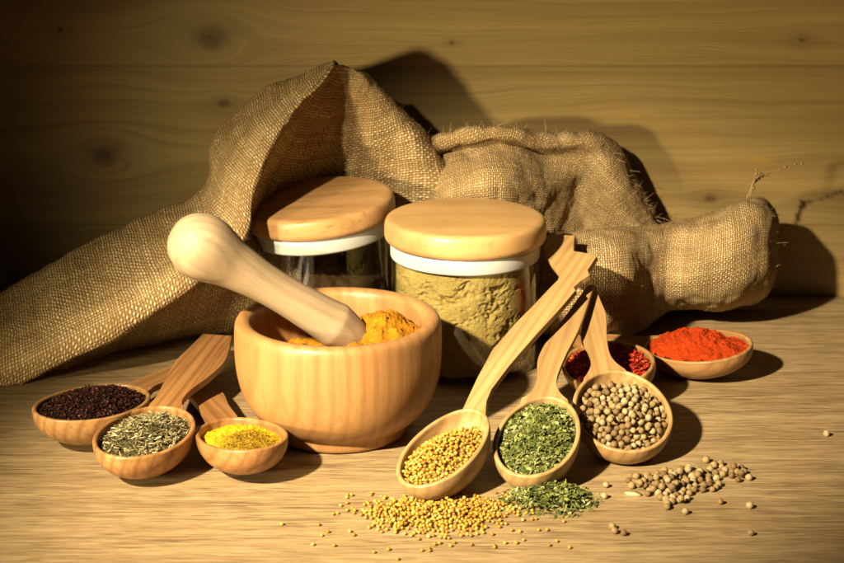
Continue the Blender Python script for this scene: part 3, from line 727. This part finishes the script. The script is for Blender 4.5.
f_hrb = fill_fn(s_hrb, -0.40, 0.65, 0.0, 25.0, 0.25)
spoon_flakes(s_hrb, 'dried_herb', 'greyish tan dried herb sticks in the left front spoon', 'dried herb', m_tan, f_hrb, 1700,
    lambda: (random.uniform(0.18, 0.45), random.uniform(0.035, 0.085), random.uniform(-0.12, 0.12)), bed=0.1)
f_drk = fill_fn(s_dark, -0.22, 0.72, 0.0, 29.0, 0.2)
spoon_flakes(s_dark, 'dark_spice_grains', 'very dark maroon coarse spice grains heaped in a spoon', 'ground spice', m_mar, f_drk, 3200,
    lambda: (random.uniform(0.08, 0.17), random.uniform(0.06, 0.13), random.uniform(-0.4, 0.4)), 0.1, bed=0.0)
f_chi = fill_fn(s_chi, -0.25, 0.6, 0.0, 33.0, 0.25)
spoon_flakes(s_chi, 'chilli_flakes', 'dark red crushed chilli flakes in the rear spoon', 'chilli flakes', m_chi, f_chi, 2600,
    lambda: (random.uniform(0.08, 0.22), random.uniform(0.06, 0.15), random.uniform(-0.3, 0.3)), bed=0.1)

# spilled green herb
hc = PZ(546, 500); 
def place_spill():
    while True:
        u, v = random.gauss(0, 0.5), random.gauss(0, 0.42)
        r2 = u * u + v * v
        if r2 < 1.3: break
    x = u * 2.0; y = v * 1.75
    return Vector((x + 0.1, y, 0.03 + max(0, 0.75 * (1 - r2 * 1.1)) * random.uniform(0.55, 1.0))), Vector((0, 0, 1))
v0, f0 = heap_mesh(lambda x, y: max(0.004, 0.42 * (1 - (x / 1.1) ** 2 - (y / 0.9) ** 2)), 1.05, 0.85, 20, 48)
v, f, tn = flake_mesh(1500, place_spill, lambda: (random.uniform(0.14, 0.38), random.uniform(0.07, 0.15), random.uniform(-0.2, 0.3)), random.random)
tag(mesh_obj('spilled_herb', v0 + v, f0 + [tuple(len(v0) + i for i in q) for q in f], m_green, tint=[0.0] * len(f0) + tn, smooth=False, loc=hc),
    'small pile of spilled green herb on the table', 'dried herb', kind='stuff')

# ---- seeds: dropped one by one so that each rests on those below
def settle(samples, r, floor, pts=None, tries=5, spread=0.6):
    P = list(pts or [])
    arr = np.array(P, float).reshape(-1, 3)
    buf = np.zeros((len(samples) + len(arr), 3)); buf[:len(arr)] = arr; n = len(arr)
    for (x, y) in samples:
        best = None
        for k in range(tries):
            xx, yy = (x, y) if best is None else (best[0] + rng.normal(0, r * spread), best[1] + rng.normal(0, r * spread))
            fz = floor(xx, yy)
            if fz is None: continue
            z = fz + r * 0.98
            if n:
                d2 = (buf[:n, 0] - xx) ** 2 + (buf[:n, 1] - yy) ** 2; m = d2 < (1.96 * r) ** 2
                if m.any(): z = max(z, (buf[:n, 2][m] + np.sqrt((1.96 * r) ** 2 - d2[m])).max())
            if best is None or z < best[2]: best = (xx, yy, z)
        if best: buf[n] = best; n += 1
    return buf[:n]
def visible(P, r, thresh):
    """indices of seeds that the photograph's view shows, largest first"""
    pr = [project(p) for p in P]; k = 3.0
    xs = np.array([q[0] for q in pr]); ys = np.array([q[1] for q in pr]); w = np.array([q[2] for q in pr])
    x0, y0 = xs.min() - 20, ys.min() - 20
    W, H = int((xs.max() - x0 + 20) * k), int((ys.max() - y0 + 20) * k)
    img = -np.ones((H, W), int); gy, gx = np.mgrid[0:H, 0:W]
    for i in np.argsort(-w):
        cx, cy, rr = (xs[i] - x0) * k, (ys[i] - y0) * k, r * FPX / w[i] * k
        a, b, c, d = max(0, int(cy - rr)), int(cy + rr) + 2, max(0, int(cx - rr)), int(cx + rr) + 2
        m = (gx[a:b, c:d] - cx) ** 2 + (gy[a:b, c:d] - cy) ** 2 < rr * rr
        img[a:b, c:d][m] = i
    cnt = np.bincount(img[img >= 0], minlength=len(P)); full = math.pi * (r * FPX / w.mean() * k) ** 2
    order = np.argsort(-cnt); return [i for i in order if cnt[i] > thresh * full]
def ico(name, r, mat, sub=2, jag=0.05, seed=0, sq=1.0):
    bm = bmesh.new(); bmesh.ops.create_icosphere(bm, subdivisions=sub, radius=1)
    vs = [v.co * (1 + jag * noise.noise(v.co * 1.6 + Vector((seed, 0, 0)))) * r for v in bm.verts]
    fs = [tuple(v.index for v in f.verts) for f in bm.faces]; bm.free()
    return [Vector((v.x, v.y, v.z * sq)) for v in vs], fs
def seeds_mesh(name, P, r, mat, sub=1, var=0.12):
    bv, bf = ico('b', 1.0, None, sub, 0.06); bv = np.array([tuple(v) for v in bv]); vs, fs, tn = [], [], []
    for p in P:
        i = len(vs); k = r * (1 + random.uniform(-var, var)); t = random.random()
        vs += [tuple(q) for q in bv * k * np.array([1, random.uniform(.85, 1), random.uniform(.85, 1)]) + np.array(p)]; fs += [tuple(i + j for j in q) for q in bf]; tn += [t] * len(bf)
    return mesh_obj(name, vs, fs, mat, tint=tn)
def seed_things(name, P, idx, r, meshes, label, cat, group, var=0.2):
    out = []
    for i in idx:
        me = meshes[random.randrange(len(meshes))]
        o = bpy.data.objects.new(name, me); COL.objects.link(o)
        o.location = Vector(tuple(P[i])) * S; k = 1 + random.uniform(-var, var * 0.6); o.scale = (k, k, k)
        o.rotation_euler = (random.uniform(0, 6.3), random.uniform(0, 6.3), random.uniform(0, 6.3))
        out.append(tag(o, label, cat, group))
    return out
def protos(name, r, mat, n, sub, jag):
    res = []
    for k in range(n):
        v, f = ico(name, r, mat, sub, jag, 5.0 * k); me = bpy.data.meshes.new(name)
        me.from_pydata([tuple(q * S) for q in v], [], f); me.polygons.foreach_set('use_smooth', [True] * len(f)); me.materials.append(mat); res.append(me)
    return res
m_cor = seed_mat('coriander', [(0.0, (0.15, 0.085, 0.03)), (0.4, (0.24, 0.16, 0.06)), (0.75, (0.32, 0.225, 0.095)), (0.92, (0.40, 0.30, 0.15)), (1.0, (0.12, 0.06, 0.022))], 0.6, 0.10)
m_mus = seed_mat('mustard', [(0.0, (0.32, 0.14, 0.012)), (0.4, (0.42, 0.21, 0.02)), (0.8, (0.50, 0.28, 0.04)), (0.95, (0.56, 0.38, 0.11)), (1.0, (0.22, 0.09, 0.01))], 0.45)
RC, RM = 0.158, 0.08
cor_me = protos('coriander_seed', RC, m_cor, 7, 2, 0.13); mus_me = protos('mustard_seed', RM, m_mus, 5, 2, 0.10)

# a spoon's own frame -> drop seeds in the rim frame
def spoon_seeds(s, r, n, fn, rho=0.93):
    sm = []
    while len(sm) < n:
        q, a = rho * math.sqrt(random.random()), random.random() * 2 * math.pi
        x, y = s['a'] * q * math.cos(a), s['b'] * q * math.sin(a)
        if fn(x, y) > inner(s, x, y) + 0.4 * r: sm.append((x, y))
    def floor(x, y):
        q = (x / (s['a'] - r * .7)) ** 2 + (y / (s['b'] - r * .7)) ** 2
        if q > 1: return None
        z = fn(x, y) - 2.4 * r
        return max(z, inner(s, x, y)) if fn(x, y) > inner(s, x, y) + 0.3 * r else None
    P = settle(sm, r, floor, None, 6)
    keep = [p for p in P if p[2] < fn(p[0], p[1]) + 1.3 * r]
    return np.array([tuple(s['c'] + s['M'] @ Vector(tuple(p))) for p in keep])
f_cor = fill_fn(s_cor, -0.42, 0.75, -0.12, 51.0, 0.1, -0.05, 0.0)
PC = spoon_seeds(s_cor, RC, 1600, f_cor)
ic = visible(PC, RC, 0.12)[:190]
seed_things('coriander_seed', PC, ic, RC, cor_me, 'round tan coriander seed heaped in the wooden spoon', 'seed', 'coriander seeds in the spoon')
rest = [PC[i] for i in range(len(PC)) if i not in set(ic)]
print('CORIANDER', len(PC), len(ic))
if rest: tag(seeds_mesh('coriander_seeds', rest, RC, m_cor), 'coriander seeds lying beneath the top layer in the spoon', 'seeds', kind='stuff')
f_mus = fill_fn(s_mus, -0.42, 0.55, -0.30, 55.0, 0.1, -0.12, 0.0)
PM = spoon_seeds(s_mus, RM, 5000, f_mus, 0.95)
vm = visible(PM, RM, 0.02)
print('MUSTARD spoon', len(PM), len(vm))
tag(seeds_mesh('mustard_seeds', PM, RM, m_mus, 2), 'mass of small yellow mustard seeds in the fishtail spoon', 'seeds', kind='stuff')

# spilled coriander
def inpix(px, py): q = PZ(px, py, 0); return (q.x, q.y)
def Zp(x, y): return (600 + x / 3.459, 420 + y / 3.459)
lone = [Zp(783, 56)]
stray = [Zp(*q) for q in ((20, 234), (15, 272), (42, 378), (26, 383), (82, 400), (231, 310), (295, 326), (415, 292), (517, 306), (521, 400), (367, 147), (345, 182), (355, 250))]
clus = []
for (x, y, sx, sy, n) in ((150, 225, 26, 12, 20), (205, 240, 30, 14, 22), (275, 225, 28, 20, 24), (300, 190, 28, 12, 8), (265, 275, 24, 10, 7), (345, 215, 28, 16, 13), (385, 235, 22, 8, 5), (420, 185, 28, 10, 11), (470, 195, 18, 10, 7), (245, 285, 10, 6, 2)):
    for _ in range(n): clus.append(Zp(random.gauss(x, sx * .8), random.gauss(y, sy * .8)))
flat = lambda x, y: 0.0
PS = settle([inpix(*p) for p in stray + clus], RC * 0.9, flat, None, 9, 1.2)
seed_things('coriander_seed', PS, range(len(PS)), RC, cor_me, 'round tan coriander seed spilled on the table below the spoon', 'seed', 'coriander seeds spilled on the table')
PS1 = settle([inpix(*p) for p in lone], RC * 0.92, flat, None, 1)
seed_things('coriander_seed', PS1, [0], RC, cor_me, 'lone coriander seed far to the right, away from the spill', 'seed', 'coriander seeds spilled on the table')
vs, fs = [], []
blob((0, 0, 0.05), 0.36, vs, fs, (1.25, 0.6, 0.16), Matrix.Rotation(R(-18), 3, 'Z'))
tag(mesh_obj('seed_husk', vs, fs, NT('husk').fin((0.58, 0.42, 0.18), 0.7), loc=PZ(*Zp(115, 258))), 'flat pale husk beside the spilled coriander seeds', 'husk')

# spilled mustard
sm = []
for (x, y, sx, sy, n) in ((438, 516, 31, 9, 560), (400, 515, 20, 9, 120), (475, 512, 22, 8, 80), (505, 508, 14, 5, 26), (368, 508, 16, 7, 14), (440, 535, 48, 9, 34)):
    for _ in range(n): sm.append(inpix(random.gauss(x, sx), random.gauss(y, sy)))
for q in ((8, 250), (25, 192), (52, 213), (70, 253), (127, 222), (186, 272), (228, 264), (255, 292), (325, 267), (348, 268), (535, 252), (570, 190), (600, 245), (655, 176), (690, 207), (718, 240), (738, 183), (755, 259), (610, 212), (115, 107), (180, 100), (75, 160), (545, 190), (470, 250), (420, 245)):
    sm.append(inpix(310 + q[0] / 2.91, 460 + q[1] / 2.91))
PQ = settle(sm, RM, flat, None, 7, 0.9)
iv = visible(PQ, RM, 0.08); pick = iv[:300]
print('MUSTARD spill', len(PQ), len(iv))
seed_things('mustard_seed', PQ, pick, RM, mus_me, 'tiny round yellow mustard seed spilled on the table', 'seed', 'mustard seeds spilled on the table')
rest = [PQ[i] for i in range(len(PQ)) if i not in set(pick)]
if rest: tag(seeds_mesh('spilled_mustard_seeds', rest, RM, m_mus, 2), 'bed of yellow mustard seeds under the spilled pile', 'seeds', kind='stuff')
